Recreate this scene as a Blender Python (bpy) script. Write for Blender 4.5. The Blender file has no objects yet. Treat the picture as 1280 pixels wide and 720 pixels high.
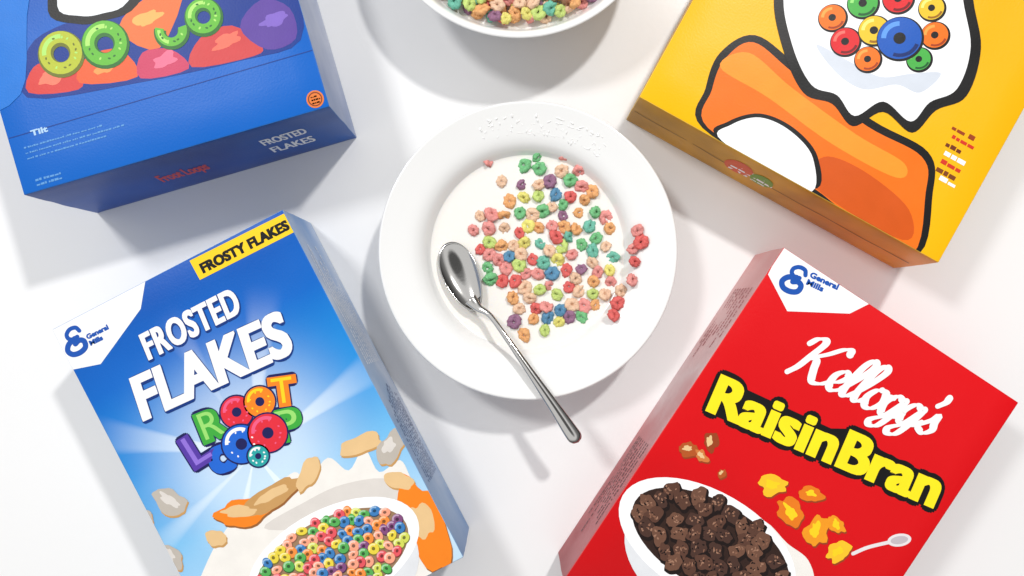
import bpy, bmesh, math, random
from mathutils import Vector, noise
random.seed(7)
C = bpy.context.scene.collection
U = 0.0006            # metres per photograph pixel on the table
H = 1000.0            # camera height, same unit
CX, CY = 640.0, 395.0
sc = bpy.context.scene
sc.view_settings.view_transform = 'Standard'
sc.view_settings.look = 'None'
sc.view_settings.exposure = 0

def W(px, py, z=0.0):
    k = (H - z) / H
    return Vector(((px - CX) * k * U, (-35 + (CY - py) * k) * U, z * U))

def lin(c):
    out = []
    for v in c:
        v = v / 255.0
        out.append(v / 12.92 if v <= 0.04045 else ((v + 0.055) / 1.055) ** 2.4)
    return (out[0], out[1], out[2], 1.0)

# ------------------------------------------------------------------ materials
def base_mat(name, rgb, rough=0.4, metal=0.0, var=0.06, nscale=60, bump=0.0, bscale=200, coat=0.0, sss=0.0, spec=0.5, det=4, bump2=0.0):
    m = bpy.data.materials.new(name); m.use_nodes = True
    nt = m.node_tree; N = nt.nodes; L = nt.links
    b = N['Principled BSDF']
    b.inputs['Roughness'].default_value = rough
    b.inputs['Metallic'].default_value = metal
    b.inputs['Coat Weight'].default_value = coat
    b.inputs['Specular IOR Level'].default_value = spec
    if sss:
        b.inputs['Subsurface Weight'].default_value = sss
        b.inputs['Subsurface Radius'].default_value = (0.004, 0.003, 0.002)
        b.inputs['Subsurface Scale'].default_value = 0.6
    tc = N.new('ShaderNodeTexCoord')
    no = N.new('ShaderNodeTexNoise'); no.inputs['Scale'].default_value = nscale; no.inputs['Detail'].default_value = det
    L.new(tc.outputs['Object'], no.inputs['Vector'])
    mx = N.new('ShaderNodeMix'); mx.data_type = 'RGBA'
    c = lin(rgb)
    mx.inputs['A'].default_value = tuple(v * (1 - var) for v in c[:3]) + (1,)
    mx.inputs['B'].default_value = tuple(min(1, v * (1 + var) + var * 0.02) for v in c[:3]) + (1,)
    L.new(no.outputs['Fac'], mx.inputs['Factor'])
    L.new(mx.outputs['Result'], b.inputs['Base Color'])
    last = None
    if bump2:
        n2 = N.new('ShaderNodeTexNoise'); n2.inputs['Scale'].default_value = 9; n2.inputs['Detail'].default_value = 2
        L.new(tc.outputs['Object'], n2.inputs['Vector'])
        b2 = N.new('ShaderNodeBump'); b2.inputs['Strength'].default_value = bump2; b2.inputs['Distance'].default_value = 0.01
        L.new(n2.outputs['Fac'], b2.inputs['Height']); last = b2
    if bump:
        n3 = N.new('ShaderNodeTexNoise'); n3.inputs['Scale'].default_value = bscale; n3.inputs['Detail'].default_value = 5
        L.new(tc.outputs['Object'], n3.inputs['Vector'])
        b3 = N.new('ShaderNodeBump'); b3.inputs['Strength'].default_value = bump; b3.inputs['Distance'].default_value = 0.001
        L.new(n3.outputs['Fac'], b3.inputs['Height'])
        if last: L.new(last.outputs['Normal'], b3.inputs['Normal'])
        last = b3
    if last: L.new(last.outputs['Normal'], b.inputs['Normal'])
    return m
_ink = {}
def ink(r, g, b, rough=0.4):
    k = (r, g, b, rough)
    if k not in _ink:
        _ink[k] = base_mat('ink_%d_%d_%d' % (r, g, b), (r, g, b), rough, var=0.07, nscale=90, bump=0.08, bscale=900, bump2=0.25, spec=.22)
    return _ink[k]

def ramp_mat(name, stops, axis='Y', span=(-0.1, 0.1), rays=None, wob=0.25, rough=0.38):
    """printed carton stock whose ink changes along one axis; optional printed sunburst rays"""
    m = base_mat(name, (128, 128, 128), rough, bump=0.1, bscale=700, bump2=0.3, spec=.22)
    nt = m.node_tree; N = nt.nodes; L = nt.links
    b = N['Principled BSDF']
    tc = N.new('ShaderNodeTexCoord'); sp = N.new('ShaderNodeSeparateXYZ'); L.new(tc.outputs['Object'], sp.inputs[0])
    mr = N.new('ShaderNodeMapRange'); mr.inputs['From Min'].default_value = span[0]; mr.inputs['From Max'].default_value = span[1]
    L.new(sp.outputs[axis], mr.inputs['Value'])
    no = N.new('ShaderNodeTexNoise'); no.inputs['Scale'].default_value = 14; no.inputs['Detail'].default_value = 3
    L.new(tc.outputs['Object'], no.inputs['Vector'])
    ad = N.new('ShaderNodeMath'); ad.operation = 'MULTIPLY_ADD'; ad.inputs[1].default_value = wob
    L.new(no.outputs['Fac'], ad.inputs[0]); L.new(mr.outputs[0], ad.inputs[2])
    sb = N.new('ShaderNodeMath'); sb.operation = 'SUBTRACT'; sb.inputs[1].default_value = wob * 0.5
    L.new(ad.outputs[0], sb.inputs[0])
    cr = N.new('ShaderNodeValToRGB')
    el = cr.color_ramp.elements
    el[0].position = stops[0][0]; el[0].color = lin(stops[0][1])
    el[1].position = stops[-1][0]; el[1].color = lin(stops[-1][1])
    for p, c in stops[1:-1]:
        e = el.new(p); e.color = lin(c)
    L.new(sb.outputs[0], cr.inputs[0])
    out = cr.outputs[0]
    if rays:
        cx, cy, n, r0, r1, amt = rays
        def M(op, a, bb=None):
            q = N.new('ShaderNodeMath'); q.operation = op
            for i, v in enumerate((a, bb)):
                if v is None: continue
                if isinstance(v, (int, float)): q.inputs[i].default_value = v
                else: L.new(v, q.inputs[i])
            return q.outputs[0]
        dx = M('SUBTRACT', sp.outputs['X'], cx); dy = M('SUBTRACT', sp.outputs['Y'], cy)
        an = M('ARCTAN2', dy, dx)
        s1 = M('SINE', M('MULTIPLY', an, n)); s2 = M('SINE', M('MULTIPLY', an, n * 2 - 3))
        s = M('ADD', s1, M('MULTIPLY', s2, 0.6))
        mr2 = N.new('ShaderNodeMapRange'); mr2.interpolation_type = 'SMOOTHSTEP'
        mr2.inputs['From Min'].default_value = 0.2; mr2.inputs['From Max'].default_value = 1.3
        L.new(s, mr2.inputs['Value'])
        dist = M('SQRT', M('ADD', M('MULTIPLY', dx, dx), M('MULTIPLY', dy, dy)))
        mr3 = N.new('ShaderNodeMapRange'); mr3.interpolation_type = 'SMOOTHSTEP'
        mr3.inputs['From Min'].default_value = r0; mr3.inputs['From Max'].default_value = r1
        mr3.inputs['To Min'].default_value = 1; mr3.inputs['To Max'].default_value = 0
        L.new(dist, mr3.inputs['Value'])
        f = M('MULTIPLY', M('MULTIPLY', mr2.outputs[0], mr3.outputs[0]), amt)
        g = M('MULTIPLY', M('POWER', mr3.outputs[0], 2.0), 0.6)
        f = M('MAXIMUM', f, g)
        mx = N.new('ShaderNodeMix'); mx.data_type = 'RGBA'
        L.new(f, mx.inputs['Factor']); L.new(out, mx.inputs['A']); mx.inputs['B'].default_value = lin((238, 246, 250))
        out = mx.outputs['Result']
    L.new(out, b.inputs['Base Color'])
    return m

# ------------------------------------------------------------------ object helpers
def link(o, parent=None):
    C.objects.link(o)
    if parent: o.parent = parent
    return o
def empty(name, loc, rz=0):
    o = bpy.data.objects.new(name, None); o.location = loc; o.rotation_euler = (0, 0, rz)
    o.empty_display_size = 0.02
    return link(o)
def tag(o, label=None, cat=None, group=None, kind=None):
    if label: o['label'] = label
    if cat: o['category'] = cat
    if group: o['group'] = group
    if kind: o['kind'] = kind
    return o
def mesh_obj(name, bm, mats, parent=None, smooth=True):
    me = bpy.data.meshes.new(name)
    bm.normal_update(); bm.to_mesh(me); bm.free()
    for m in (mats if isinstance(mats, (list, tuple)) else [mats]): me.materials.append(m)
    if smooth:
        for p in me.polygons: p.use_smooth = True
    return link(bpy.data.objects.new(name, me), parent)

_tc = {}
def text_geo(s, offset, shear, space):
    k = (s, offset, shear, space)
    if k in _tc: return _tc[k]
    cu = bpy.data.curves.new('t', 'FONT'); cu.body = s; cu.offset = offset; cu.shear = shear
    cu.space_character = space; cu.resolution_u = 5; cu.size = 1
    o = bpy.data.objects.new('t', cu); C.objects.link(o)
    dg = bpy.context.evaluated_depsgraph_get(); dg.update()
    me = bpy.data.meshes.new_from_object(o.evaluated_get(dg))
    vs = [(v.co.x, v.co.y) for v in me.vertices]; fs = [tuple(p.vertices) for p in me.polygons]
    bpy.data.objects.remove(o); bpy.data.meshes.remove(me); bpy.data.curves.remove(cu)
    _tc[k] = (vs, fs); return _tc[k]

def spline(pts, n=8):
    P = [Vector(p) for p in pts]; P = [P[0] * 2 - P[1]] + P + [P[-1] * 2 - P[-2]]
    out = []
    for i in range(1, len(P) - 2):
        for t in range(n):
            t /= n
            a, b, c, d = P[i - 1:i + 3]
            out.append(0.5 * ((2 * b) + (c - a) * t + (2 * a - 5 * b + 4 * c - d) * t * t + (3 * b - a - 3 * c + d) * t ** 3))
    out.append(P[-2]); return out

class Box:
    """a carton lying on its back; tl/ang/w/l give its printed face"""
    def __init__(s, tl, deg, w, l, T, label, mats, group='cereal boxes lying around the bowls'):
        s.k = (H - T) / H; s.T = T; a = math.radians(deg)
        s.ax = Vector((math.cos(a), math.sin(a))); s.dn = Vector((-math.sin(a), math.cos(a)))
        s.tl = Vector(tl); s.w = w; s.l = l; s.deg = deg
        c = s.tl + s.ax * w / 2 + s.dn * l / 2
        wc = W(c.x, c.y, T); wc.z = 0
        s.root = tag(empty('cereal_box', wc, -a), label, 'cereal box', group)
        s.f = s.k * U; s.hx = w * s.f / 2; s.hy = l * s.f / 2; s.tz = T * U
        bm = bmesh.new(); bmesh.ops.create_cube(bm, size=1)
        for v in bm.verts: v.co = Vector((v.co.x * 2 * s.hx, v.co.y * 2 * s.hy, (v.co.z + 0.5) * s.tz))
        bmesh.ops.subdivide_edges(bm, edges=bm.edges[:], cuts=11, use_grid_fill=True)
        for v in bm.verts:                                    # softly bellied side walls
            o = v.co.copy()
            if abs(o.x) > s.hx * .999: v.co.x += math.copysign(s.bulx(o.y, o.z), o.x)
            if abs(o.y) > s.hy * .999: v.co.y += math.copysign(s.buly(o.x, o.z), o.y)
        bm.normal_update()
        sharp = [e for e in bm.edges if len(e.link_faces) == 2 and e.calc_face_angle(0) > 1.0]
        bmesh.ops.bevel(bm, geom=sharp, offset=0.0007, segments=3, affect='EDGES', profile=0.5)
        bm.normal_update()
        for f in bm.faces:
            n = f.normal
            i = 0
            if max(abs(n.x), abs(n.y), abs(n.z)) < .93: i = 5          # the scuffed folds
            elif abs(n.z) >= max(abs(n.x), abs(n.y)) * 0.98: i = 0 if n.z > 0 else 4
            elif abs(n.x) > abs(n.y): i = 1 if n.x > 0 else 2
            else: i = 3 if n.y < 0 else 4
            f.material_index = i
        s.body = mesh_obj('carton', bm, mats, s.root)
    def bulx(s, y, z):
        q = y / s.hy; z_ = z / s.tz; b = 4 * z_ * (1 - z_)
        return (0.0012 * (1 - q * q) + 0.0008 * noise.noise(Vector((7, y * 35, z * 35)))) * b
    def buly(s, x, z):
        q = x / s.hx; z_ = z / s.tz; b = 4 * z_ * (1 - z_)
        return (0.0008 * (1 - q * q) + 0.0008 * noise.noise(Vector((x * 35, 3, z * 35)))) * b
    def front(s, p, z):
        r = Vector(p) - s.tl
        return Vector((r.dot(s.ax) * s.f - s.hx, -r.dot(s.dn) * s.f + s.hy, s.tz + 0.00008 + z))
    def endp(s, p, z):
        x = p[0] * s.f - s.hx; zz = p[1] * U; return Vector((x, -s.hy - s.buly(x, zz) - .00012 - z, zz))
    def rightp(s, p, z):
        y = p[0] * s.f - s.hy; zz = p[1] * U; return Vector((s.hx + s.bulx(y, zz) + .00012 + z, y, zz))
    def leftp(s, p, z):
        y = s.hy - p[0] * s.f; zz = p[1] * U; return Vector((-s.hx - s.bulx(y, zz) - .00012 - z, y, zz))

class Art:
    def __init__(s, fn, layer=1):
        s.fn = fn; s.bm = bmesh.new(); s.mats = []; s.z = layer * 0.00005
    def mi(s, m):
        if m not in s.mats: s.mats.append(m)
        return s.mats.index(m)
    def face(s, pts, m, dz=0.0):
        vs = [s.bm.verts.new(s.fn(p, s.z + dz)) for p in pts]
        f = s.bm.faces.new(vs); f.material_index = s.mi(m); return f
    def poly(s, pts, m, smooth=0, dz=0.0):
        if smooth:
            P = list(pts); out = []
            n = len(P)
            for i in range(n):
                a, b, c, d = [Vector(P[(i + j) % n]) for j in (-1, 0, 1, 2)]
                for t in range(smooth):
                    t /= smooth
                    out.append(0.5 * ((2 * b) + (c - a) * t + (2 * a - 5 * b + 4 * c - d) * t * t + (3 * b - a - 3 * c + d) * t ** 3))
            pts = out
        s.face(pts, m, dz)
    def ell(s, c, a, b, deg, m, dz=0, rough=0, n=28, seed=0):
        t = math.radians(deg); pts = []
        for i in range(n):
            h = 2 * math.pi * i / n
            r = 1 + rough * noise.noise(Vector((math.cos(h) * 1.6 + seed * 7.1, math.sin(h) * 1.6, seed * 3.3)))
            x = a * r * math.cos(h); y = b * r * math.sin(h)
            pts.append((c[0] + x * math.cos(t) - y * math.sin(t), c[1] + x * math.sin(t) + y * math.cos(t)))
        s.face(pts, m, dz)
    def ring(s, c, r1, r0, m, dz=0, n=26, a0=0, a1=360, sq=1.0, deg=0):
        t = math.radians(deg)
        k = s.mi(m); prev = None
        for i in range(n + 1):
            h = math.radians(a0 + (a1 - a0) * i / n); cur = []
            for r in (r0, r1):
                x = r * math.cos(h); y = r * sq * math.sin(h)
                cur.append(s.bm.verts.new(s.fn((c[0] + x * math.cos(t) - y * math.sin(t), c[1] + x * math.sin(t) + y * math.cos(t)), s.z + dz)))
            if prev:
                f = s.bm.faces.new((prev[0], prev[1], cur[1], cur[0])); f.material_index = k
            prev = cur
    def stroke(s, pts, w, m, dz=0, n=8, callig=0.0):
        P = spline([Vector((p[0], p[1])) for p in pts], n); k = s.mi(m); prev = None; N = len(P)
        for i, p in enumerate(P):
            d = (P[min(i + 1, N - 1)] - P[max(i - 1, 0)])
            if d.length < 1e-9: continue
            d.normalize(); q = Vector((-d.y, d.x))
            ww = w * 0.5 * (1 - callig + callig * abs(d.y)) if callig else w * 0.5
            cur = [s.bm.verts.new(s.fn(p + q * ww, s.z + dz + i * 4e-7)), s.bm.verts.new(s.fn(p - q * ww, s.z + dz + i * 4e-7))]
            if prev:
                f = s.bm.faces.new((prev[0], prev[1], cur[1], cur[0])); f.material_index = k
            else: s.ell(p, ww, ww, 0, m, dz - 3e-6, n=12)
            prev = cur; last = (p, ww)
        s.ell(last[0], last[1], last[1], 0, m, dz + N * 4e-7 + 2e-6, n=12)
    def text(s, body, p0, p1, h, m, off=0.0, shear=0.0, space=1.0, dz=0.0, up=-1, grow=0.0, shift=(0, 0), square=False):
        """baseline p0->p1, capital height h; grow: even outline in px, made of stamped copies"""
        bv, _ = text_geo(body, 0.0, shear, space)
        x0 = min(v[0] for v in bv); x1 = max(v[0] for v in bv); y1 = 0.73
        vs, fs = text_geo(body, off, shear, space)
        p0 = Vector(p0); d = Vector(p1) - p0; Ln = d.length; d.normalize()
        q = Vector((d.y, -d.x)) if up < 0 else Vector((-d.y, d.x))
        k = s.mi(m)
        if not grow: st = [Vector((0, 0))]
        elif square:                                          # crisp-cornered bold: stamps on a square along the baseline
            st = [d * (grow * i) + q * (grow * .55 * j) for i in (-1, -.5, 0, .5, 1) for j in (-1, 0, 1)]
        else: st = [Vector((grow * math.cos(i * math.pi / 8), grow * math.sin(i * math.pi / 8))) for i in range(16)] + [Vector((grow * .5 * math.cos(i * math.pi / 3), grow * .5 * math.sin(i * math.pi / 3))) for i in range(6)]
        for j, o in enumerate(st):
            nv = []
            for x, y in vs:
                u = (x - x0) / (x1 - x0)
                p = p0 + d * u * Ln + q * (y / y1 * h) + o + Vector(shift)
                nv.append(s.bm.verts.new(s.fn(p, s.z + dz + j * 5e-7)))
            for f in fs:
                try: g = s.bm.faces.new([nv[i] for i in f]); g.material_index = k
                except ValueError: pass
    def dashes(s, p0, d, rows, wid, step, h, m, seed=1, up=-1):
        """illegible fine print: rows of tiny marks"""
        rn = random.Random(seed); p0 = Vector(p0); d = Vector(d).normalized()
        q = Vector((-d.y, d.x)) if up < 0 else Vector((d.y, -d.x))
        for r in range(rows):
            x = 0; lim = wid * rn.uniform(0.6, 1)
            while x < lim:
                L = rn.uniform(1.0, 3.0) * h * .6; hh = h * rn.uniform(.6, 1)
                a = p0 + d * x + q * (r * step + (h - hh))
                s.face([a, a + d * L, a + d * L + q * hh, a + q * hh], m)
                x += L + h * rn.choice((.25, .25, .3, .9))
    def build(s, name, parent, box=None):
        if box:                                               # print never runs past the panel edge
            hx, hy = box.hx - .0004, box.hy - .0004
            for co, no in (((hx, 0, 0), (1, 0, 0)), ((-hx, 0, 0), (-1, 0, 0)), ((0, hy, 0), (0, 1, 0)), ((0, -hy, 0), (0, -1, 0))):
                bmesh.ops.bisect_plane(s.bm, geom=s.bm.verts[:] + s.bm.edges[:] + s.bm.faces[:], plane_co=co, plane_no=no, clear_outer=True, dist=1e-7)
        return mesh_obj(name, s.bm, s.mats, parent, smooth=False)

WHITE = ink(240, 240, 240); BLK = ink(14, 13, 14); YEL = ink(250, 205, 30)
LBLUE = ink(20, 80, 170)
def fold(name, rgb): return base_mat(name, rgb, .6, var=.25, nscale=160, bump=.3, bscale=500, det=6)

def badge(bx, pts, c, ang, sc_, tp0, tp1, th):
    a = Art(bx.front, 1); a.poly(pts, WHITE); b = a.build('corner_badge', bx.root, bx)
    g = Art(bx.front, 2)
    ca, sa = math.cos(math.radians(ang)), math.sin(math.radians(ang))
    def q(x, y):
        x = (x - .5) * sc_; y = -(y - .5) * sc_
        return (c[0] + x * ca - y * sa, c[1] + x * sa + y * ca)
    G = [(.88, .80), (.80, .98), (.56, 1.02), (.36, .90), (.34, .72), (.50, .60), (.70, .62)]
    g.stroke([q(x, y) for x, y in G], sc_ * .17, LBLUE)
    G = [(.58, .60), (.26, .50), (.10, .28), (.22, .06), (.52, .0), (.80, .10), (.86, .34), (.70, .46), (.50, .40)]
    g.stroke([q(x, y) for x, y in G], sc_ * .22, LBLUE, dz=4e-5)
    d = (Vector(tp1) - Vector(tp0)); dn = Vector((-d.y, d.x)).normalized()
    g.text('General', tp0, tp1, th, LBLUE, off=.01, grow=.5)
    g.text('Mills', Vector(tp0) + dn * th * 1.45, Vector(tp0) + d * .58 + dn * th * 1.45, th, LBLUE, off=.01, grow=.5)
    g.build('badge_mark', b, bx)

RINGC = [(222, 84, 92), (236, 140, 62), (84, 168, 84), (228, 206, 66), (128, 74, 122), (58, 122, 184), (240, 160, 130), (206, 214, 90)]

# ================================================================== BLUE FROSTED BOX (bottom left)
side_pale = ramp_mat('blue_side', [(0, (110, 148, 198)), (.35, (150, 178, 212)), (.6, (196, 208, 226)), (1, (114, 154, 206))], 'Y', (-.15, .15), wob=1.1, rough=.45)
T1 = 122
ff = Box((65, 412), -27.5, 325, 490, T1, 'bright blue cereal box with white title and black-on-yellow banner, lower left of the plate',
         [ramp_mat('burst_blue', [(0, (196, 222, 240)), (.28, (110, 184, 232)), (.5, (26, 138, 214)), (.78, (2, 100, 192)), (1, (0, 82, 174))], 'Y', (-.10, .128),
                   rays=(-0.005, -0.005, 8, 0.02, 0.115, 0.85), wob=.2), side_pale, side_pale, side_pale, side_pale, fold('fold_pale', (120, 160, 205))])
badge(ff, [(60, 410), (182, 350), (176, 386), (126, 455), (86, 463)], (93, 427), -27, 31, (110, 424), (136, 411), 6)
a = Art(ff.front, 2); a.poly([(237, 326), (357, 266), (370, 289), (250, 350)], YEL); bn = a.build('banner', ff.root, ff)
a = Art(ff.front, 3); a.text('FROSTY FLAKES', (255, 341), (362, 286), 12.5, BLK, off=.02, space=1.05, grow=.8, square=True); a.build('banner_lettering', bn)
DKB = ink(6, 50, 122)
for tx, p0, p1, h, sp_ in (('FROSTED', (187, 449), (303, 389), 34, 1.10), ('FLAKES', (181, 524), (369, 438), 56, 1.04)):
    g_ = 2.4 if h > 40 else 1.25
    a = Art(ff.front, 3); a.text(tx, p0, p1, h, DKB, off=.01, shear=.14, space=sp_, grow=g_ + 1.2, shift=(.9, 1.3)); ot = a.build('title_outline', ff.root)
    a = Art(ff.front, 4); a.text(tx, p0, p1, h, WHITE, off=.01, shear=.14, space=sp_, grow=g_, square=True); a.build('title_lettering', ot)
GRN = ink(60, 165, 60); PUR = ink(84, 56, 160); RED = ink(220, 44, 60); ORG = ink(240, 130, 30); SKY = ink(30, 100, 205); PNK = ink(232, 90, 130); TEAL = ink(40, 160, 160)
DK = ink(24, 26, 84); LG = ink(150, 214, 110); LP = ink(140, 110, 210)
def letter(ch, c, h, ang, m, w=None, lt=None, dz=0):
    w = w or h * .72; t = math.radians(ang)
    d = Vector((math.cos(t), math.sin(t))); u = Vector((d.y, -d.x)); c = Vector(c)
    p0 = c - d * w / 2 - u * h / 2
    a.text(ch, p0, p0 + d * w, h, DK, off=.03, grow=5.6, dz=dz); a.text(ch, p0, p0 + d * w, h, m, off=.03, grow=4.0, dz=dz + 2.2e-5, square=True)
    if lt: a.text(ch, p0, p0 + d * w, h, lt, off=0, dz=dz + 4e-5, shift=(-1, -1.4))
def oring(c, r, m, m2=None, dz=0):
    a.ell((c[0], c[1]), r + 2.0, r + 2.0, 0, DK, dz=6e-5 + dz); a.ring(c, r, r * .30, m, dz=7e-5 + dz)
    a.ring((c[0] - r * .06, c[1] - r * .08), r * .80, r * .62, m2 or WHITE, dz=8e-5 + dz, a0=170, a1=290)
    for i in range(9):
        t = i * 2.4; a.ell((c[0] + r * .66 * math.cos(t), c[1] + r * .66 * math.sin(t)), 1.5, 1.1, i * 40, m2 or WHITE, dz=8.4e-5 + dz + i * 1e-7, n=8)
a = Art(ff.front, 4)
letter('R', (264, 530), 36, -22, GRN, 26, LG); letter('T', (354, 488), 34, -8, ORG, 26, YEL)
letter('L', (246, 560), 40, -32, PUR, 24, LP, dz=1e-5); letter('P', (360, 530), 38, -12, GRN, 26, LG, dz=1e-5)
letter('C', (276, 573), 30, -20, SKY, 22, dz=1.2e-5)
oring((296, 515), 20, RED, PNK); oring((325, 502), 19, ORG, YEL, 1e-5)
oring((302, 555), 24, SKY, WHITE, 2e-5); oring((335, 541), 24, RED, PNK, 3e-5); oring((323, 570), 13, TEAL, WHITE, 4e-5)
a.build('ring_lettering', ff.root)
CREAM = ink(236, 232, 226); CR2 = ink(216, 210, 204); TAN = ink(196, 150, 92); TAN2 = ink(226, 190, 138); FADE = ink(186, 178, 168); BRNT = ink(150, 96, 48)
a = Art(ff.front, 1)
a.poly([(300, 640), (340, 612), (368, 590), (385, 600), (410, 572), (436, 588), (455, 560), (474, 590), (500, 575), (515, 600), (540, 640), (560, 700), (540, 740), (350, 760), (250, 760), (260, 700)], CREAM, smooth=5)
a.poly([(330, 660), (380, 628), (430, 605), (490, 600), (520, 640), (480, 650), (400, 660)], CR2, smooth=5, dz=2e-5)
a.build('printed_milk', ff.root, ff)
fl = [((214, 628), 24, 14, 30, FADE), ((178, 655), 12, 18, 20, FADE), ((448, 556), 30, 11, -20, TAN2), ((488, 560), 13, 26, 30, FADE), ((302, 642), 34, 17, -12, ORG), ((340, 622), 40, 14, -34, TAN), ((386, 590), 24, 10, -60, TAN2), ((530, 655), 26, 60, -22, ORG), ((214, 696), 18, 11, 50, FADE), ((498, 600), 18, 10, 20, TAN2), ((270, 672), 14, 10, 10, TAN2)]
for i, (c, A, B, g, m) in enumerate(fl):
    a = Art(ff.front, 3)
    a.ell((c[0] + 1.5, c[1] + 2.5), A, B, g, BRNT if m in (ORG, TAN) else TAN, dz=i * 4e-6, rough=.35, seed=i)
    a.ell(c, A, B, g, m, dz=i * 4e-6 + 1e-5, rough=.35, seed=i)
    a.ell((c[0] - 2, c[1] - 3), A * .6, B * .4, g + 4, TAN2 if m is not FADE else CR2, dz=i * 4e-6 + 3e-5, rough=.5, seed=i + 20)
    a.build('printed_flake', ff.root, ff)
def ringprint(a, n, c, A, B, g, r, seed):
    rn = random.Random(seed); t = math.radians(g); pts = []; tries = 0
    while len(pts) < n and tries < 20000:
        tries += 1
        x, y = rn.uniform(-1, 1), rn.uniform(-1, 1)
        if x * x + y * y > 1: continue
        p = (c[0] + A * x * math.cos(t) - B * y * math.sin(t), c[1] + A * x * math.sin(t) + B * y * math.cos(t))
        if all((p[0] - q[0]) ** 2 + (p[1] - q[1]) ** 2 > (r * 1.25) ** 2 for q in pts): pts.append(p)
    for i, p in enumerate(sorted(pts, key=lambda p: p[1])):
        col = rn.choice(RINGC); z = i * 3e-6; sq = rn.uniform(.65, 1); dg = rn.uniform(0, 180)
        dark = ink(*[int(v * .55) for v in col]); lt = ink(*[int(v + (255 - v) * .45) for v in col])
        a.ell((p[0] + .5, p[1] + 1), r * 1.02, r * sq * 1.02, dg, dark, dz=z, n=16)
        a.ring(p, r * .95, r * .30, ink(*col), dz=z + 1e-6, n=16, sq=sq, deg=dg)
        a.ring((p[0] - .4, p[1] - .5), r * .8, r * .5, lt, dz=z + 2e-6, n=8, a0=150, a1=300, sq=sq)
BW = ink(246, 246, 248); BSH = ink(222, 224, 228); BIN = ink(150, 120, 90)
a = Art(ff.front, 5)
a.ell((418, 722), 112, 74, -26, BSH, dz=1e-5, n=48)
a.ell((417, 697), 116, 62, -27, BW, dz=2e-5, n=48); a.ell((415, 701), 104, 53, -27, BIN, dz=4e-5, n=48)
pb = a.build('printed_bowl', ff.root, ff)
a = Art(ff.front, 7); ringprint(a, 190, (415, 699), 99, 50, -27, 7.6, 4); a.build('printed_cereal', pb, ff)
GR = ink(50, 80, 140); VIO = ink(230, 234, 242)
a = Art(ff.rightp, 1); a.dashes((100, 104), (1, 0), 9, 140, 9, 3.4, GR, 3, up=1); a.build('fine_print', ff.root)
a = Art(ff.rightp, 1); a.dashes((270, 104), (1, 0), 9, 180, 9, 3.6, VIO, 5, up=1); a.build('fine_print', ff.root)

# ================================================================== RED BOX (bottom right)
T2 = 106
redm = ramp_mat('red_face', [(0, (186, 4, 12)), (.5, (212, 6, 16)), (1, (218, 10, 20))], 'Y', (-.13, .13), wob=.4)
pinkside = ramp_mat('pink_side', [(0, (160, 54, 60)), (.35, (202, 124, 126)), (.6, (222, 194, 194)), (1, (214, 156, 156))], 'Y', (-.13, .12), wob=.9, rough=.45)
rb = Box((980, 309), 33.5, 352, 500, T2, 'red cereal box with yellow title and printed bowl of dark flakes, at lower right',
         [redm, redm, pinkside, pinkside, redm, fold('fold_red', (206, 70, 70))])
badge(rb, [(978, 307), (1088, 379), (1062, 392), (984, 389), (960, 343)], (992, 349), 20, 32, (1012, 346), (1046, 362), 7)
def script(a, base, ang, em, m, w, dz=0, n=9):
    t = math.radians(ang); d = Vector((math.cos(t), math.sin(t))); u = Vector((d.y, -d.x)); b = Vector(base)
    sh = .30
    S = []
    S.append([(-.02, .80), (.06, .98), (.20, 1.04), (.26, .92), (.20, .55), (.14, .2), (.04, -.04)])
    S.append([(.84, .96), (.80, 1.06), (.66, 1.0), (.46, .74), (.22, .50)])
    S.append([(.22, .50), (.36, .50), (.46, .26), (.60, .0), (.78, .02), (.94, .18)])
    x = .92
    S.append([(x, .16), (x + .16, .26), (x + .24, .44), (x + .12, .54), (x + .0, .38), (x + .02, .12), (x + .14, 0), (x + .28, .08), (x + .36, .2)])
    for x in (1.22, 1.50):
        S.append([(x, .12), (x + .16, .56), (x + .24, .94), (x + .14, 1.06), (x + .05, .84), (x + .04, .3), (x + .09, .03), (x + .2, .03), (x + .3, .18)])
    x = 1.80
    S.append([(x + .2, .50), (x + .05, .44), (x - .02, .2), (x + .08, -.01), (x + .23, .0), (x + .33, .22), (x + .26, .46), (x + .14, .50)])
    S.append([(x + .27, .42), (x + .38, .44), (x + .46, .44)])
    for x in (2.20, 2.64):
        S.append([(x + .28, .46), (x + .10, .52), (x - .02, .26), (x + .06, .0), (x + .19, .05), (x + .30, .40)])
        S.append([(x + .32, .50), (x + .29, .1), (x + .20, -.30), (x + .04, -.38), (x - .02, -.26), (x + .12, -.10), (x + .36, .04), (x + .46, .2)])
    S.append([(3.20, 1.0), (3.20, .86), (3.12, .70)])
    S.append([(3.08, .12), (3.24, .34), (3.29, .50), (3.33, .30), (3.39, .12), (3.28, -.03), (3.12, .03)])
    for i, st in enumerate(S):
        P = [b + d * (x + sh * y) * em * 1.10 + u * y * em for x, y in st]
        a.stroke(P, w, m, dz=dz + i * 2e-5, n=n, callig=.66)
a = Art(rb.front, 4); script(a, (983, 462), 24.5, 52, WHITE, 10.2); a.build('brand_script', rb.root)
a = Art(rb.front, 1)
RB = (('Raisin', (885, 513), (1036, 578)), ('Bran', (1046, 582), (1164, 633)))
for i, (tx, p0, p1) in enumerate(RB): a.text(tx, p0, p1, 50, BLK, off=.0, grow=8.4, dz=i * 1.5e-5)
d = (Vector((1164, 633)) - Vector((885, 513))).normalized(); u = Vector((d.y, -d.x)); q0 = Vector((885, 513)); q1 = Vector((1164, 633))
a.poly([q0 - u * 3, q1 - u * 3, q1 + u * 34, q1 - d * 86 + u * 40, q1 - d * 122 + u * 53, q0 + d * 150 + u * 40, q0 + u * 44], BLK, dz=4e-5)
tb = a.build('title_backing', rb.root, rb)
a = Art(rb.front, 3)
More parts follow.
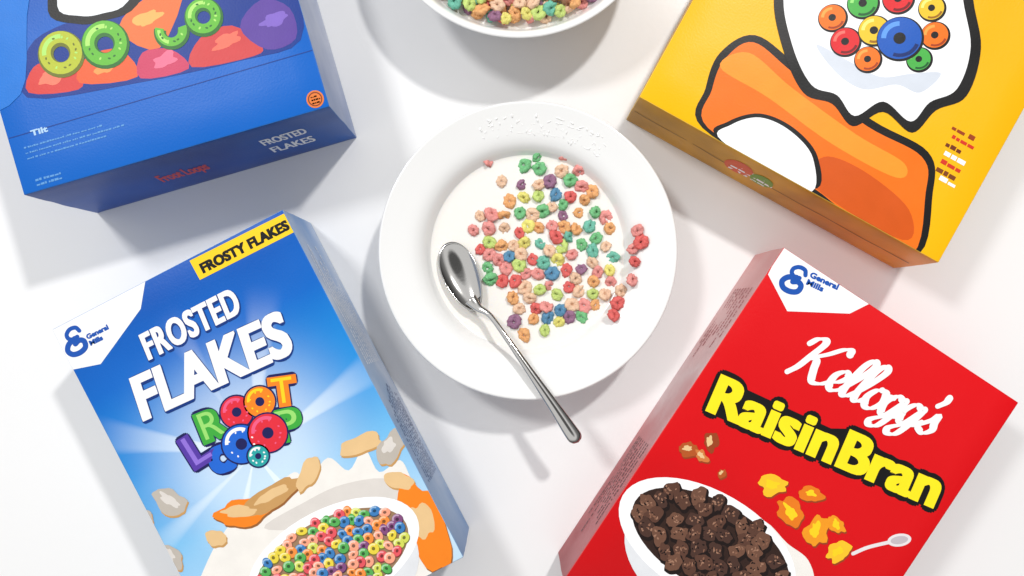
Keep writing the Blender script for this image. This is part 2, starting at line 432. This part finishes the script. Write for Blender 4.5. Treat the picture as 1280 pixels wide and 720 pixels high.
for i, (tx, p0, p1) in enumerate(RB): a.text(tx, p0, p1, 50, ink(252, 226, 30), off=.0, grow=3.3, square=True)
a.build('title_lettering', tb)
FLK = [ink(176, 84, 34), ink(206, 120, 60), ink(150, 64, 28)]
for i, (x, y, r) in enumerate([(860, 562, 12), (877, 570, 9), (888, 553, 12), (902, 592, 6), (966, 606, 17), (988, 640, 22), (1020, 664, 20), (1048, 690, 16), (1014, 618, 14), (1046, 656, 12)]):
    a = Art(rb.front, 3)
    m = FLK[i % 3] if i < 4 else [ink(236, 150, 30), ink(250, 190, 40), ink(226, 120, 26)][i % 3]
    a.ell((x + 1, y + 2), r, r * .7, i * 47, FLK[2], dz=i * 3e-6, rough=.6, seed=i + 40)
    a.ell((x, y), r, r * .7, i * 47, m, dz=i * 3e-6 + 1e-5, rough=.6, seed=i + 40); a.ell((x - 1, y - 1.5), r * .5, r * .3, i * 47, TAN2 if i < 4 else YEL, dz=4e-5 + i * 3e-6, rough=.6, seed=i + 70)
    a.build('printed_flake', rb.root, rb)
a = Art(rb.front, 3)
SIL = ink(226, 220, 222)
a.stroke([(1066, 692), (1085, 684), (1114, 677)], 4.5, SIL); a.ell((1124, 675), 15, 8, -8, SIL, dz=1e-5); a.ell((1124, 675), 11, 5, -8, ink(190, 180, 186), dz=3e-5)
a.build('printed_spoon', rb.root, rb)
a = Art(rb.front, 4); a.poly([(950, 652), (985, 680), (1010, 700), (1016, 730), (985, 745), (930, 720)], CREAM, smooth=5); a.build('printed_milk', rb.root, rb)
a = Art(rb.front, 5)
a.ell((888, 708), 117, 72, 30, BSH, dz=1e-5, n=48)
a.ell((884, 680), 122, 66, 30, BW, dz=3e-5, n=48); a.ell((888, 681), 109, 54, 30, ink(48, 30, 24), dz=5e-5, n=48)
pb = a.build('printed_bowl', rb.root, rb)
a = Art(rb.front, 7)
rn = random.Random(5); pts = []; tries = 0
while len(pts) < 62 and tries < 30000:
    tries += 1; x, y = rn.uniform(-1, 1), rn.uniform(-1, 1)
    if x * x + y * y > 1: continue
    t = math.radians(30); p = (889 + 101 * x * math.cos(t) - 48 * y * math.sin(t), 678 + 101 * x * math.sin(t) + 48 * y * math.cos(t))
    if all((p[0] - q[0]) ** 2 + (p[1] - q[1]) ** 2 > 17 ** 2 for q in pts): pts.append(p)
BR = [ink(88, 58, 46), ink(108, 74, 58), ink(72, 48, 40)]; BRL = [ink(156, 116, 94), ink(132, 92, 72)]; BRD = ink(26, 14, 12)
for i, p in enumerate(sorted(pts, key=lambda p: p[1])):
    z = i * 5e-6; g = rn.uniform(0, 180); r = rn.uniform(11, 13.5)
    a.ell((p[0] + 1.2, p[1] + 3), r * 1.14, r * .9, g, BRD, dz=z, rough=.35, seed=i, n=26)
    a.ell(p, r, r * .72, g, BR[i % 3], dz=z + 1e-6, rough=.4, seed=i, n=26)
    for j in range(11):
        q = (p[0] + rn.uniform(-.6, .6) * r, p[1] + rn.uniform(-.5, .35) * r)
        a.ell(q, rn.uniform(1, 2.4), rn.uniform(.6, 1.2), rn.uniform(0, 180), rn.choice(BRL + [BRD]), dz=z + (2 + j * .2) * 1e-6, rough=.5, seed=j, n=8)
a.build('printed_cereal', pb, rb)
a = Art(rb.leftp, 1); a.dashes((60, 92), (1, 0), 7, 110, 11, 4, ink(170, 70, 76), 8, up=1); a.build('fine_print', rb.root)
a = Art(rb.leftp, 1); a.dashes((300, 92), (1, 0), 7, 150, 10, 4, ink(90, 30, 36), 9, up=1); a.build('fine_print', rb.root)

# ================================================================== DEEP BLUE BOX (top left)
T3 = 150
deg = -16.2; axv = Vector((math.cos(math.radians(deg)), math.sin(math.radians(deg)))); dnv = Vector((-axv.y, axv.x))
brc = Vector((412, 133)); w3, l3 = 398, 560
tl3 = brc - axv * w3 - dnv * l3
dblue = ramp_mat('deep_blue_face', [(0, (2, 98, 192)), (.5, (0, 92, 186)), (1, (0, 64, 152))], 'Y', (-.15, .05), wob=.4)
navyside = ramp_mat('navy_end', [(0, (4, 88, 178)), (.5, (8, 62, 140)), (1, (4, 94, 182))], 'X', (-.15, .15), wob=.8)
lav = ramp_mat('lavender_side', [(0, (140, 156, 194)), (.5, (186, 194, 216)), (1, (150, 162, 198))], 'Y', (-.15, .15), wob=1.4, rough=.45)
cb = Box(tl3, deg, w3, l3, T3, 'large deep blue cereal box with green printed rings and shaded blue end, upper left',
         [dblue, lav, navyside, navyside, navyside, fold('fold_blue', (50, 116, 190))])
a = Art(cb.front, 1)
PB = ink(10, 112, 204); def_art = [([(34, 122), (36, 60), (80, 30), (150, 10), (215, -60), (330, -80), (366, -30), (376, 50), (300, 76), (170, 104)], ink(4, 50, 136)),
    ([(36, 116), (42, 84), (70, 78), (100, 92), (98, 112)], ink(206, 62, 58)), ([(100, 104), (108, 72), (150, 62), (172, 96)], ink(226, 92, 48)),
    ([(176, 98), (178, 66), (214, 62), (236, 86)], ink(196, 60, 96)), ([(240, 84), (250, 48), (290, 32), (326, 56), (318, 70)], ink(200, 64, 66)),
    ([(300, 34), (326, 0), (362, 10), (370, 48), (334, 62)], ink(88, 60, 150)), ([(150, 40), (170, 6), (230, -20), (200, 60)], ink(222, 110, 56))]
for i, (p, m) in enumerate(def_art): a.poly(p, m, smooth=4, dz=i * 1.2e-5)
for i, (p, c2) in enumerate([((66, 96), (236, 120, 96)), ((134, 82), (244, 150, 80)), ((204, 76), (226, 110, 140)), ((284, 52), (232, 110, 90)), ((342, 26), (124, 96, 190)), ((184, 24), (246, 170, 90))]):
    a.ell(p, 17, 8, -25, ink(*c2), dz=1e-4 + i * 2e-6, rough=.6, seed=i)
a.poly([(60, 14), (85, -60), (200, -70), (172, 6), (130, 26), (96, 30)], BLK, smooth=5, dz=1.15e-4)
a.poly([(72, 8), (92, -60), (190, -64), (160, 2), (128, 17), (100, 20)], ink(232, 236, 240), smooth=5, dz=1.3e-4)
a.poly([(-40, 128), (-40, -80), (40, -80), (34, 20), (26, 118)], PB, smooth=4, dz=1.4e-4)
a.build('printed_splash', cb.root, cb)
G1 = ink(96, 178, 52); G1d = ink(40, 104, 40); YG = ink(176, 186, 48); YGd = ink(104, 110, 30); G1l = ink(170, 222, 110)
for i, (c, r, m, d, a0, a1) in enumerate((((76, 66), 27, YG, YGd, 0, 360), ((131, 54), 28, G1, G1d, 0, 360), ((214, 38), 20, G1, G1d, -20, 190), ((254, 20), 22, G1, G1d, 0, 360))):
    a = Art(cb.front, 5)
    a.ring((c[0] + 1, c[1] + 2), r + 2.5, r * .36, d, dz=i * 5e-6, a0=a0, a1=a1); a.ring(c, r, r * .46, m, dz=3e-5 + i * 5e-6, a0=a0, a1=a1)
    a.ring(c, r * .86, r * .66, G1l, dz=5e-5 + i * 5e-6, a0=100 if a1 < 360 else 170, a1=270 if a1 == 360 else 180)
    for j in range(14):
        t = j * 2.4
        if a1 < 360 and not (0 < (math.degrees(t) % 360) < 180): continue
        a.ell((c[0] + r * .72 * math.cos(t), c[1] + r * .72 * math.sin(t)), 2, 1.2, j * 50, (G1l, d)[j % 2], dz=5.6e-5 + i * 5e-6 + j * 1e-7, n=8)
    a.build('printed_ring', cb.root, cb)
LB = ink(90, 150, 210)
a = Art(cb.front, 2); a.text('Tilt', (40, 170), (60, 164), 7, ink(170, 204, 236), off=.02, grow=.3); a.build('small_lettering', cb.root, cb)
a = Art(cb.front, 2); a.dashes((30, 184), axv, 3, 130, 7, 2.2, LB, 11); a.build('fine_print', cb.root, cb)
a = Art(cb.front, 2); a.dashes((44, 224), axv, 2, 40, 6, 3, LB, 12); a.build('fine_print', cb.root, cb)
a = Art(cb.front, 2)
a.ell((394, 124), 11, 11, 0, ink(222, 120, 50)); a.ring((394, 124), 9, 7.6, ink(120, 40, 20), dz=2e-5); a.dashes((388, 121), axv, 3, 12, 4, 2.2, ink(120, 40, 20), 4)
a.build('round_emblem', cb.root, cb)
a = Art(cb.front, 1); e0 = brc - dnv * 74; a.poly([e0 - axv * w3 * .995, e0 - axv * 1, e0 - axv * 1 + dnv * 1.2, e0 - axv * w3 * .995 + dnv * 1.2], ink(0, 56, 138)); a.build('crease', cb.root, cb)
a = Art(cb.endp, 1); a.text('Froot Loops', (132, 56), (200, 56), 32, ink(214, 66, 72), off=.0, shear=.3, up=1, grow=.8); a.build('end_lettering', cb.root)
a = Art(cb.endp, 1); a.text('FROSTED', (288, 82), (348, 82), 24, WHITE, off=.0, up=1, grow=.7, square=True); a.build('end_lettering', cb.root)
a = Art(cb.endp, 1); a.text('FLAKES', (288, 44), (348, 44), 24, WHITE, off=.0, up=1, grow=.7, square=True); a.build('end_lettering', cb.root)

# ================================================================== YELLOW BOX (top right)
T4 = 105
deg = 29; axv = Vector((math.cos(math.radians(deg)), math.sin(math.radians(deg)))); dnv = Vector((-axv.y, axv.x))
blc = Vector((799, 121)); w4, l4 = 428, 560
tl4 = blc - dnv * l4
yel = ramp_mat('yellow_face', [(0, (246, 184, 2)), (.5, (238, 178, 4)), (1, (232, 172, 8))], 'Y', (-.15, .05), wob=.5)
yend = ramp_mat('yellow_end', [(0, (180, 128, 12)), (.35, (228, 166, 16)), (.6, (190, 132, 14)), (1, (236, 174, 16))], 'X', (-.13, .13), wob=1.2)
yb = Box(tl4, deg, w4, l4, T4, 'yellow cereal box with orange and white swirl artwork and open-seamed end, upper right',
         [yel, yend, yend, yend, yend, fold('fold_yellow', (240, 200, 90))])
O1 = ink(238, 112, 16); O2 = ink(250, 148, 40); O3 = ink(206, 84, 14)
a = Art(yb.front, 1)
a.poly([(878, 160), (882, 110), (900, 66), (944, 44), (1000, 84), (1090, 150), (1160, 190), (1166, 240), (1140, 320), (1010, 238)], BLK, smooth=7)
a.poly([(885, 160), (890, 112), (906, 74), (942, 53), (994, 93), (1084, 158), (1152, 196), (1157, 240), (1132, 320), (1010, 230)], O1, smooth=7, dz=2e-5)
a.poly([(900, 84), (936, 66), (990, 110), (1070, 168), (1130, 204), (1120, 222), (1040, 180), (960, 122)], O2, smooth=7, dz=3.5e-5)
a.poly([(1016, 232), (1030, 196), (1080, 214), (1136, 262), (1128, 300)], O3, smooth=7, dz=4e-5)
bs = a.build('printed_swirl', yb.root, yb)
a = Art(yb.front, 3); a.poly([(898, 172), (910, 152), (950, 142), (992, 160), (1022, 196), (1014, 236)], BLK, smooth=7); a.poly([(902, 176), (914, 156), (950, 147), (988, 164), (1016, 198), (1008, 240)], BW, smooth=7, dz=2e-5)
a.build('printed_milk', bs, yb)
a = Art(yb.front, 4)
a.poly([(978, 60), (1004, 116), (1040, 130), (1066, 158), (1104, 140), (1140, 166), (1170, 138), (1208, 120), (1226, 60), (1216, -10), (1230, -80), (1100, -120), (1000, -80), (968, -10)], BLK, smooth=7)
a.poly([(990, 56), (1014, 106), (1046, 119), (1068, 145), (1104, 127), (1138, 152), (1162, 128), (1196, 111), (1213, 58), (1203, -10), (1216, -74), (1100, -110), (1010, -74), (980, -10)], BW, smooth=7, dz=3e-5)
a.poly([(1020, 56), (1046, 92), (1080, 112), (1120, 106), (1150, 116), (1176, 92), (1140, 92), (1100, 96), (1060, 76)], ink(206, 212, 222), smooth=7, dz=4.5e-5)
sp_ = a.build('printed_milk', yb.root, yb)
RC = [((20, 86, 180), (90, 150, 226), (10, 40, 104)), ((214, 30, 38), (244, 110, 100), (110, 10, 20)), ((230, 190, 40), (250, 230, 120), (150, 100, 10)), ((238, 112, 16), (250, 160, 70), (160, 60, 10)), ((70, 170, 70), (150, 220, 120), (20, 90, 40))]
for i, (c, r, k) in enumerate((((1040, 22), 17, 3), ((1164, 10), 16, 2), ((1078, 4), 19, 4), ((1122, -2), 19, 1), ((1056, 52), 18, 1), ((1168, 44), 17, 3), ((1092, 38), 19, 2), ((1148, 74), 15, 4), ((1084, 74), 16, 3), ((1124, 48), 28, 0))):
    a = Art(yb.front, 6); z = i * 1.1e-5; m, lt, dk = [ink(*q) for q in RC[k]]
    a.ell((c[0] + 1, c[1] + 1), r + 2, r * .92 + 2, -20, BLK, dz=z, n=40); a.ring(c, r, r * .28, m, dz=z + 2e-6, n=40, sq=.92, deg=-20)
    a.ring((c[0], c[1]), r * .92, r * .74, dk, dz=z + 4e-6, a0=20, a1=110, sq=.92); a.ring(c, r * .82, r * .6, lt, dz=z + 6e-6, a0=180, a1=270, sq=.92)
    a.build('printed_ring', yb.root, yb)
rr = [((1192, 156), ink(150, 60, 20)), ((1192, 167), ink(206, 50, 30)), ((1184, 177), ink(110, 50, 20)), ((1182, 188), BW), ((1178, 198), ink(206, 50, 30)), ((1172, 208), ink(120, 60, 20)), ((1176, 219), BW)]
a = Art(yb.front, 2)
for i, (p, m) in enumerate(rr): a.dashes(p, axv, 1, 40 - i * 2, 5, 6, m, 30 + i)
a.build('small_emblem', yb.root, yb)
a = Art(yb.endp, 0.3)
for i in range(40): x0, x1 = 4 + i * 10.4, 4 + (i + 1) * 10.4; a.poly([(x0, 50), (x1, 50), (x1, 51.6), (x0, 51.6)], ink(110, 70, 14))
a.build('flap_seam', yb.root)
a = Art(yb.endp, 1); a.ell((160, 58), 20, 22, 0, ink(226, 90, 40)); a.ell((195, 56), 16, 18, 0, ink(120, 160, 50), dz=1e-5); a.dashes((150, 66), (1, 0), 3, 60, 10, 6, BW, 2, up=1)
a.build('end_emblem', yb.root)

# ================================================================== TABLE
bm = bmesh.new(); bmesh.ops.create_grid(bm, x_segments=2, y_segments=2, size=2.2)
tm = base_mat('white_table', (236, 236, 236), 0.24, var=.02, nscale=5, bump=.03, bscale=260, spec=.4)
tag(mesh_obj('table_top', bm, tm, smooth=False), kind='structure')

# ================================================================== BOWLS
china = base_mat('white_china', (236, 236, 235), .12, var=.01, nscale=20, coat=.3)
def lathe(prof, n=128):
    bm = bmesh.new(); rings = []
    for r, z in prof:
        if r < 1e-6: rings.append([bm.verts.new((0, 0, z * U))])
        else: rings.append([bm.verts.new((r * U * math.cos(2 * math.pi * i / n), r * U * math.sin(2 * math.pi * i / n), z * U)) for i in range(n)])
    for A, B in zip(rings, rings[1:]):
        for i in range(n):
            j = (i + 1) % n
            if len(A) == 1 and len(B) == 1: continue
            if len(A) == 1: bm.faces.new((A[0], B[i], B[j]))
            elif len(B) == 1: bm.faces.new((A[i], B[0], A[j]))
            else: bm.faces.new((A[i], B[i], B[j], A[j]))
    bmesh.ops.recalc_face_normals(bm, faces=bm.faces[:])
    return bm
def smoothprof(p, n=5): return [(max(0, v.x), v.y) for v in spline([Vector(q) for q in p], n)]
RZ = 74
prof = [(0, 4), (58, 4), (60, 0), (66, 0), (68, 5)] + smoothprof([(72, 8), (100, 24), (122, 46), (148, 60), (170, 68)]) + smoothprof([(172, 70), (173.5, 72.5), (171.5, 75), (167, 74)], 4) + smoothprof([(160, 72), (142, 67.5), (130, 63), (122, 57), (114, 46), (98, 26), (70, 13), (30, 11)]) + [(0, 11)]
wc = W(660, 313, RZ); wc.z = 0
plate = tag(empty('bowl', wc), 'wide-rimmed white bowl holding milk, coloured rings and a spoon, at the centre', 'bowl')
mesh_obj('bowl_body', lathe(prof), china, plate)
def rimz(r): return 62.5 + (r - 128) / 39 * 11.5
bm = bmesh.new(); rn = random.Random(3)
for i in range(110):
    th = math.radians(rn.uniform(52, 112)); r = rn.choice((138, 142, 147, 152, 157)) + rn.uniform(-1, 1)
    res = bmesh.ops.create_icosphere(bm, subdivisions=2, radius=1)
    sx, sy, sz = rn.uniform(1.4, 4.2) * U, rn.uniform(.7, 1.3) * U, .9 * U; ro = th + rn.choice((0, .6, 1.2, 1.57, 2.2))
    for v in res['verts']:
        x, y = v.co.x * sx, v.co.y * sy
        v.co = Vector((r * U * math.cos(th) + x * math.cos(ro) - y * math.sin(ro), r * U * math.sin(th) + x * math.sin(ro) + y * math.cos(ro), (rimz(r) + .1) * U + v.co.z * sz))
mesh_obj('rim_relief', bm, china, plate)
milkm = base_mat('milk', (237, 234, 229), .16, var=.015, nscale=30, sss=.2, spec=.4)
MZ = 47
bm = lathe([(0, MZ), (60, MZ), (108, MZ), (113, MZ + .4), (116, MZ + 1.3), (118.5, MZ + 3.4)])
mk = mesh_obj('milk', bm, milkm); mk.location = wc; tag(mk, 'pool of white milk in the wide-rimmed bowl', 'milk')

BZ = 92
prof2 = [(0, 4), (62, 4), (64, 0), (70, 0), (72, 5)] + smoothprof([(76, 8), (112, 26), (142, 56), (158, 86)]) + smoothprof([(159.5, 90), (161, 92.5), (158.5, 94), (154, 92.5)], 4) + smoothprof([(150, 86), (134, 56), (104, 28), (60, 12)]) + [(0, 10)]
sc2 = 179 * (1 - BZ / H) / 161.0
prof2 = [(r * sc2, z) for r, z in prof2]
wc2 = W(648, -131, BZ); wc2.z = 0
b2 = mesh_obj('bowl', lathe(prof2), china); b2.location = wc2
tag(b2, 'deep white bowl filled with muted cereal rings, cut off by the top edge', 'bowl')
bm = lathe([(0, 66), (80, 66), (138 * sc2, 66), (142 * sc2, 67.5)]); m2 = mesh_obj('milk', bm, milkm); m2.location = wc2
tag(m2, 'white milk showing between rings in the deep bowl at the top edge', 'milk')

# ================================================================== CEREAL RINGS
def ring_mat(name, rgb):
    m = base_mat('cereal_' + name, rgb, .72, var=.34, nscale=380, bump=1.0, bscale=800, sss=.12, det=6, spec=.25)
    return m
CO = {'pink': (238, 150, 144), 'red': (220, 104, 100), 'orange': (242, 170, 114), 'peach': (246, 194, 164), 'green': (118, 188, 130), 'yellow': (236, 218, 122),
      'purple': (150, 108, 136), 'blue': (92, 142, 176), 'teal': (114, 186, 164), 'lime': (194, 214, 124), 'brown': (168, 122, 96)}
CM = {k: ring_mat(k, v) for k, v in CO.items()}
meshes = {}
def ring_mesh(col, var):
    if (col, var) in meshes: return meshes[(col, var)]
    bm = bmesh.new(); n1, n2 = 30, 14; R = [5.4, 5.7, 5.0, 5.5][var]; r = [4.5, 4.1, 4.9, 4.4][var]; V = []
    for i in range(n1):
        th = 2 * math.pi * i / n1; row = []
        for j in range(n2):
            ph = 2 * math.pi * j / n2
            p = Vector(((R + r * math.cos(ph)) * math.cos(th), (R + r * math.cos(ph)) * math.sin(th), r * .9 * math.sin(ph)))
            q = p + Vector((math.cos(ph) * math.cos(th), math.cos(ph) * math.sin(th), math.sin(ph))) * (noise.noise(p * .25 + Vector((var * 9, 0, 0))) * 2.2 + noise.noise(p * .8 + Vector((0, var * 5, 0))) * 1.2)
            row.append(bm.verts.new(q * U))
        V.append(row)
    for i in range(n1):
        for j in range(n2):
            bm.faces.new((V[i][j], V[(i + 1) % n1][j], V[(i + 1) % n1][(j + 1) % n2], V[i][(j + 1) % n2]))
    me = bpy.data.meshes.new('cereal_ring'); bmesh.ops.recalc_face_normals(bm, faces=bm.faces[:]); bm.to_mesh(me); bm.free()
    for p in me.polygons: p.use_smooth = True
    me.materials.append(CM[col]); meshes[(col, var)] = me; return me
def add_ring(px, py, z, col, where, group, rn, s=1.0, tilt=.35):
    o = bpy.data.objects.new('cereal_ring', ring_mesh(col, rn.randrange(4)))
    o.location = W(px, py, z); o.rotation_euler = (rn.gauss(0, tilt), rn.gauss(0, tilt), rn.uniform(0, 6.28))
    q = s * rn.uniform(.84, 1.12); o.scale = (q, q * rn.uniform(.82, 1), q)
    C.objects.link(o); tag(o, 'small %s ring of cereal %s' % (col, where), 'cereal ring', group)
def inside(p, poly):
    x, y = p; c = False; n = len(poly)
    for i in range(n):
        x1, y1 = poly[i]; x2, y2 = poly[(i + 1) % n]
        if (y1 > y) != (y2 > y) and x < (x2 - x1) * (y - y1) / (y2 - y1) + x1: c = not c
    return c
rn = random.Random(21)
fixed = [(655, 207, 'green'), (674, 211, 'green'), (672, 196, 'green'), (703, 193, 'pink'), (702, 214, 'peach'), (611, 199, 'pink'), (627, 227, 'peach'), (652, 231, 'purple'), (687, 227, 'purple'),
         (707, 221, 'pink'), (724, 214, 'pink'), (727, 233, 'pink'), (637, 252, 'orange'), (655, 247, 'yellow'), (673, 245, 'lime'), (695, 243, 'blue'), (713, 246, 'red'), (731, 250, 'orange'),
         (600, 270, 'peach'), (630, 270, 'orange'), (650, 266, 'green'), (678, 264, 'green'), (704, 270, 'purple'), (724, 266, 'orange'), (592, 288, 'pink'), (611, 286, 'pink'), (660, 283, 'yellow'),
         (737, 283, 'teal'), (711, 296, 'teal'), (727, 306, 'green'), (741, 314, 'teal'), (745, 298, 'green'), (690, 282, 'pink'), (762, 338, 'yellow'), (742, 352, 'orange'), (690, 342, 'blue'), (696, 368, 'lime'),
         (681, 413, 'lime'), (711, 396, 'purple'), (655, 419, 'orange'), (667, 399, 'orange'), (641, 372, 'orange'), (656, 360, 'peach'), (730, 382, 'pink'), (756, 368, 'peach')]
col_right = [(797, 288, 'pink'), (801, 303, 'red'), (791, 311, 'pink'), (793, 327, 'red'), (790, 350, 'pink'), (776, 364, 'peach'), (772, 379, 'red'), (767, 394, 'red')]
poly = [(640, 262), (690, 215), (735, 225), (745, 250), (764, 285), (768, 310), (768, 345), (758, 372), (735, 392), (712, 404), (690, 408), (650, 414), (636, 398), (640, 380), (626, 352), (600, 350), (584, 330), (582, 300), (590, 268)]
pts = []
for x, y, c in fixed:
    if all((x - a_) ** 2 + (y - b_) ** 2 > 13.5 ** 2 for a_, b_, _ in pts): pts.append((x, y, c))
wts = ['pink'] * 5 + ['orange'] * 5 + ['peach'] * 5 + ['red'] * 2 + ['green'] * 2 + ['teal'] * 2 + ['yellow'] * 2 + ['purple', 'blue', 'lime']
t = 0
while t < 14000 and len(pts) < 150:
    t += 1; x, y = rn.uniform(575, 775), rn.uniform(200, 425)
    if not inside((x, y), poly): continue
    if ((x - 578) / 30) ** 2 + ((y - 345) / 48) ** 2 < 1: continue
    cd = math.hypot((x - 680) / 90, (y - 310) / 100)
    if rn.random() < (cd - .55) * .9: continue
    if all((x - a_) ** 2 + (y - b_) ** 2 > 13.2 ** 2 for a_, b_, _ in pts): pts.append((x, y, rn.choice(wts)))
for x, y, c in pts:
    add_ring(x, y, MZ + .6 + rn.uniform(-1.4, 1.4), c, 'floating in the milk of the wide-rimmed bowl', 'cereal rings in the wide-rimmed bowl', rn, s=.83, tilt=.3)
for x, y, c in col_right:
    ww = W(x, y, 60); r = math.hypot(ww.x - wc.x, ww.y - wc.y) / U
    z = (MZ + 2) if r < 108 else 46 + (r - 108) * 1.0 + 3
    z = min(z, 68)
    add_ring(x, y, z, c, 'in the short row at the right edge of the milk', 'cereal rings along the right edge of the milk', rn, s=.86, tilt=.3)
wt2 = ['brown', 'pink', 'peach', 'peach', 'yellow', 'lime', 'red', 'orange', 'lime', 'purple', 'yellow', 'orange', 'teal', 'pink']
for lay, ymin, mind, z0 in ((0, -26, 12.0, 69), (1, -24, 12.5, 76)):
    pp = []; t = 0
    while t < 20000 and len(pp) < (90, 85)[lay]:
        t += 1; x, y = rn.uniform(490, 805), rn.uniform(ymin, 42)
        if math.hypot(x - 648, y + 128) > (155, 152)[lay]: continue
        if all((x - a_) ** 2 + (y - b_) ** 2 > mind ** 2 for a_, b_ in pp): pp.append((x, y))
    for x, y in pp:
        add_ring(x, y, z0 + rn.uniform(-1, 2), rn.choice(wt2), 'heaped in the deep bowl at the top edge', 'cereal rings heaped in the deep bowl', rn, s=.82, tilt=.45)

# ================================================================== SPOON
steel = base_mat('steel', (206, 204, 201), .10, metal=1.0, var=.05, nscale=12, bump=.02, bscale=500)
hc = W(577, 346, MZ + 9)
sp = tag(empty('spoon', hc), 'shiny steel spoon dipping into the milk with its handle over the bowl rim', 'spoon')
p1 = W(594, 386, MZ + 9); ax = Vector((p1.x - hc.x, p1.y - hc.y, 0)).normalized(); ay = Vector((-ax.y, ax.x, 0))
bm = bmesh.new(); n, nr = 56, 14; A, B, D = 44 * U, 21.5 * U, 7.5 * U
def sv(r, th, off):
    c, s_ = math.cos(th), math.sin(th)
    x = A * r * c; y = B * r * s_ * (1 - .18 * c)
    z = -D * (1 - r ** 2.6) + .0025 * (c * r)
    return ax * x + ay * y + Vector((0, 0, z - off))
top = [[bm.verts.new(sv(i / nr, 2 * math.pi * j / n, 0)) for j in range(n)] for i in range(1, nr + 1)]
bot = [[bm.verts.new(sv(i / nr * .985, 2 * math.pi * j / n, .0011)) for j in range(n)] for i in range(1, nr + 1)]
ct = bm.verts.new(sv(0, 0, 0)); cbv = bm.verts.new(sv(0, 0, .0011))
for j in range(n):
    k = (j + 1) % n
    bm.faces.new((ct, top[0][j], top[0][k])); bm.faces.new((cbv, bot[0][k], bot[0][j]))
    for i in range(nr - 1):
        bm.faces.new((top[i][j], top[i + 1][j], top[i + 1][k], top[i][k])); bm.faces.new((bot[i][k], bot[i + 1][k], bot[i + 1][j], bot[i][j]))
    bm.faces.new((top[-1][j], bot[-1][j], bot[-1][k], top[-1][k]))
bmesh.ops.recalc_face_normals(bm, faces=bm.faces[:])
mesh_obj('spoon_head', bm, steel, sp)
path = [(588, 374, 60), (598, 385, 63), (612, 394, 68), (630, 418, 74), (660, 461, 80), (692, 507, 85), (712, 537, 86), (723, 553, 85)]
wid = [8, 5, 3.4, 3.4, 4.6, 6.6, 8.4, 8.8]
P = spline([W(*q) - hc for q in path], 10); Wd = [v.x for v in spline([Vector((w, 0)) for w in wid], 10)]
bm = bmesh.new(); prev = None; n = 28; NP = len(P)
tot = 9.0 * U
def se(v, e): return math.copysign(abs(v) ** e, v)
for i, p in enumerate(P):
    d = (P[min(i + 1, NP - 1)] - P[max(0, i - 1)]).normalized(); sd = d.cross(Vector((0, 0, 1))).normalized(); up = sd.cross(d)
    rem = (P[-1] - p).length / tot
    cap = math.sqrt(max(0.0, 1 - (1 - rem) ** 2)) if rem < 1 else 1
    w = Wd[i] * U * max(cap, .06); h = 1.5 * U * max(cap, .1)
    cur = []
    for j in range(n):
        t = 2 * math.pi * (j + .5) / n
        x = se(math.cos(t), .8); y = se(math.sin(t), .8)
        cur.append(bm.verts.new(p + sd * w * x + up * (h * y + w * .30 * (1 - abs(x) ** 1.5) * (1 if y > 0 else 0))))
    if prev:
        for j in range(n): bm.faces.new((prev[j], prev[(j + 1) % n], cur[(j + 1) % n], cur[j]))
    else: bm.faces.new(cur)
    prev = cur
bm.faces.new(prev[::-1]); bmesh.ops.recalc_face_normals(bm, faces=bm.faces[:])
mesh_obj('handle', bm, steel, sp)

# ================================================================== LIGHT, WORLD, CAMERA
w = bpy.data.worlds.new('World'); sc.world = w; w.use_nodes = True
N = w.node_tree.nodes; L = w.node_tree.links; bg = N['Background']
tc = N.new('ShaderNodeTexCoord'); s_ = N.new('ShaderNodeSeparateXYZ'); L.new(tc.outputs['Generated'], s_.inputs[0])
# bright surround; dark right side, horizon and overhead patch added for the spoon's reflections
mm = N.new('ShaderNodeMath'); mm.operation = 'MULTIPLY_ADD'; mm.inputs[1].default_value = -.32
L.new(s_.outputs['X'], mm.inputs[0]); L.new(s_.outputs['Z'], mm.inputs[2])
cr = N.new('ShaderNodeValToRGB'); L.new(mm.outputs[0], cr.inputs[0])
e = cr.color_ramp.elements; e[0].position = .1; e[0].color = (.06, .06, .06, 1); e[1].position = .97; e[1].color = (1, 1, 1, 1)
q = e.new(.52); q.color = (.30, .30, .30, 1); q = e.new(.72); q.color = (1, 1, 1, 1)
zr = N.new('ShaderNodeMapRange'); zr.interpolation_type = 'SMOOTHSTEP'
zr.inputs['From Min'].default_value = .93; zr.inputs['From Max'].default_value = .98; zr.inputs['To Min'].default_value = 1; zr.inputs['To Max'].default_value = .14
L.new(s_.outputs['Z'], zr.inputs['Value'])
vm = N.new('ShaderNodeVectorMath'); vm.operation = 'SCALE'; L.new(cr.outputs[0], vm.inputs[0]); L.new(zr.outputs[0], vm.inputs['Scale'])
L.new(vm.outputs[0], bg.inputs['Color']); bg.inputs['Strength'].default_value = .84
def area(name, loc, tgt, size, power, col=(1, 1, 1)):
    l = bpy.data.lights.new(name, 'AREA'); l.shape = 'DISK'; l.size = size; l.energy = power; l.color = col
    o = bpy.data.objects.new(name, l); C.objects.link(o); o.location = loc
    o.rotation_euler = (Vector(tgt) - Vector(loc)).to_track_quat('-Z', 'Y').to_euler()
area('key_lamp', (0.75, 1.2, 1.9), (0, 0, 0), .14, 29, (1, .985, .96))
area('window_lamp', (-1.1, 0.9, 1.9), (0, 0, 0), .34, 20, (1, .995, .985))
cam = bpy.data.cameras.new('Camera'); co = bpy.data.objects.new('Camera', cam); C.objects.link(co)
co.location = (0, -35 * U, H * U); co.rotation_euler = (0, 0, 0)
cam.sensor_width = 36; cam.lens = 36 * H / 1280; cam.shift_y = 35 / 1280
cam.clip_start = .01; cam.clip_end = 20
sc.camera = co
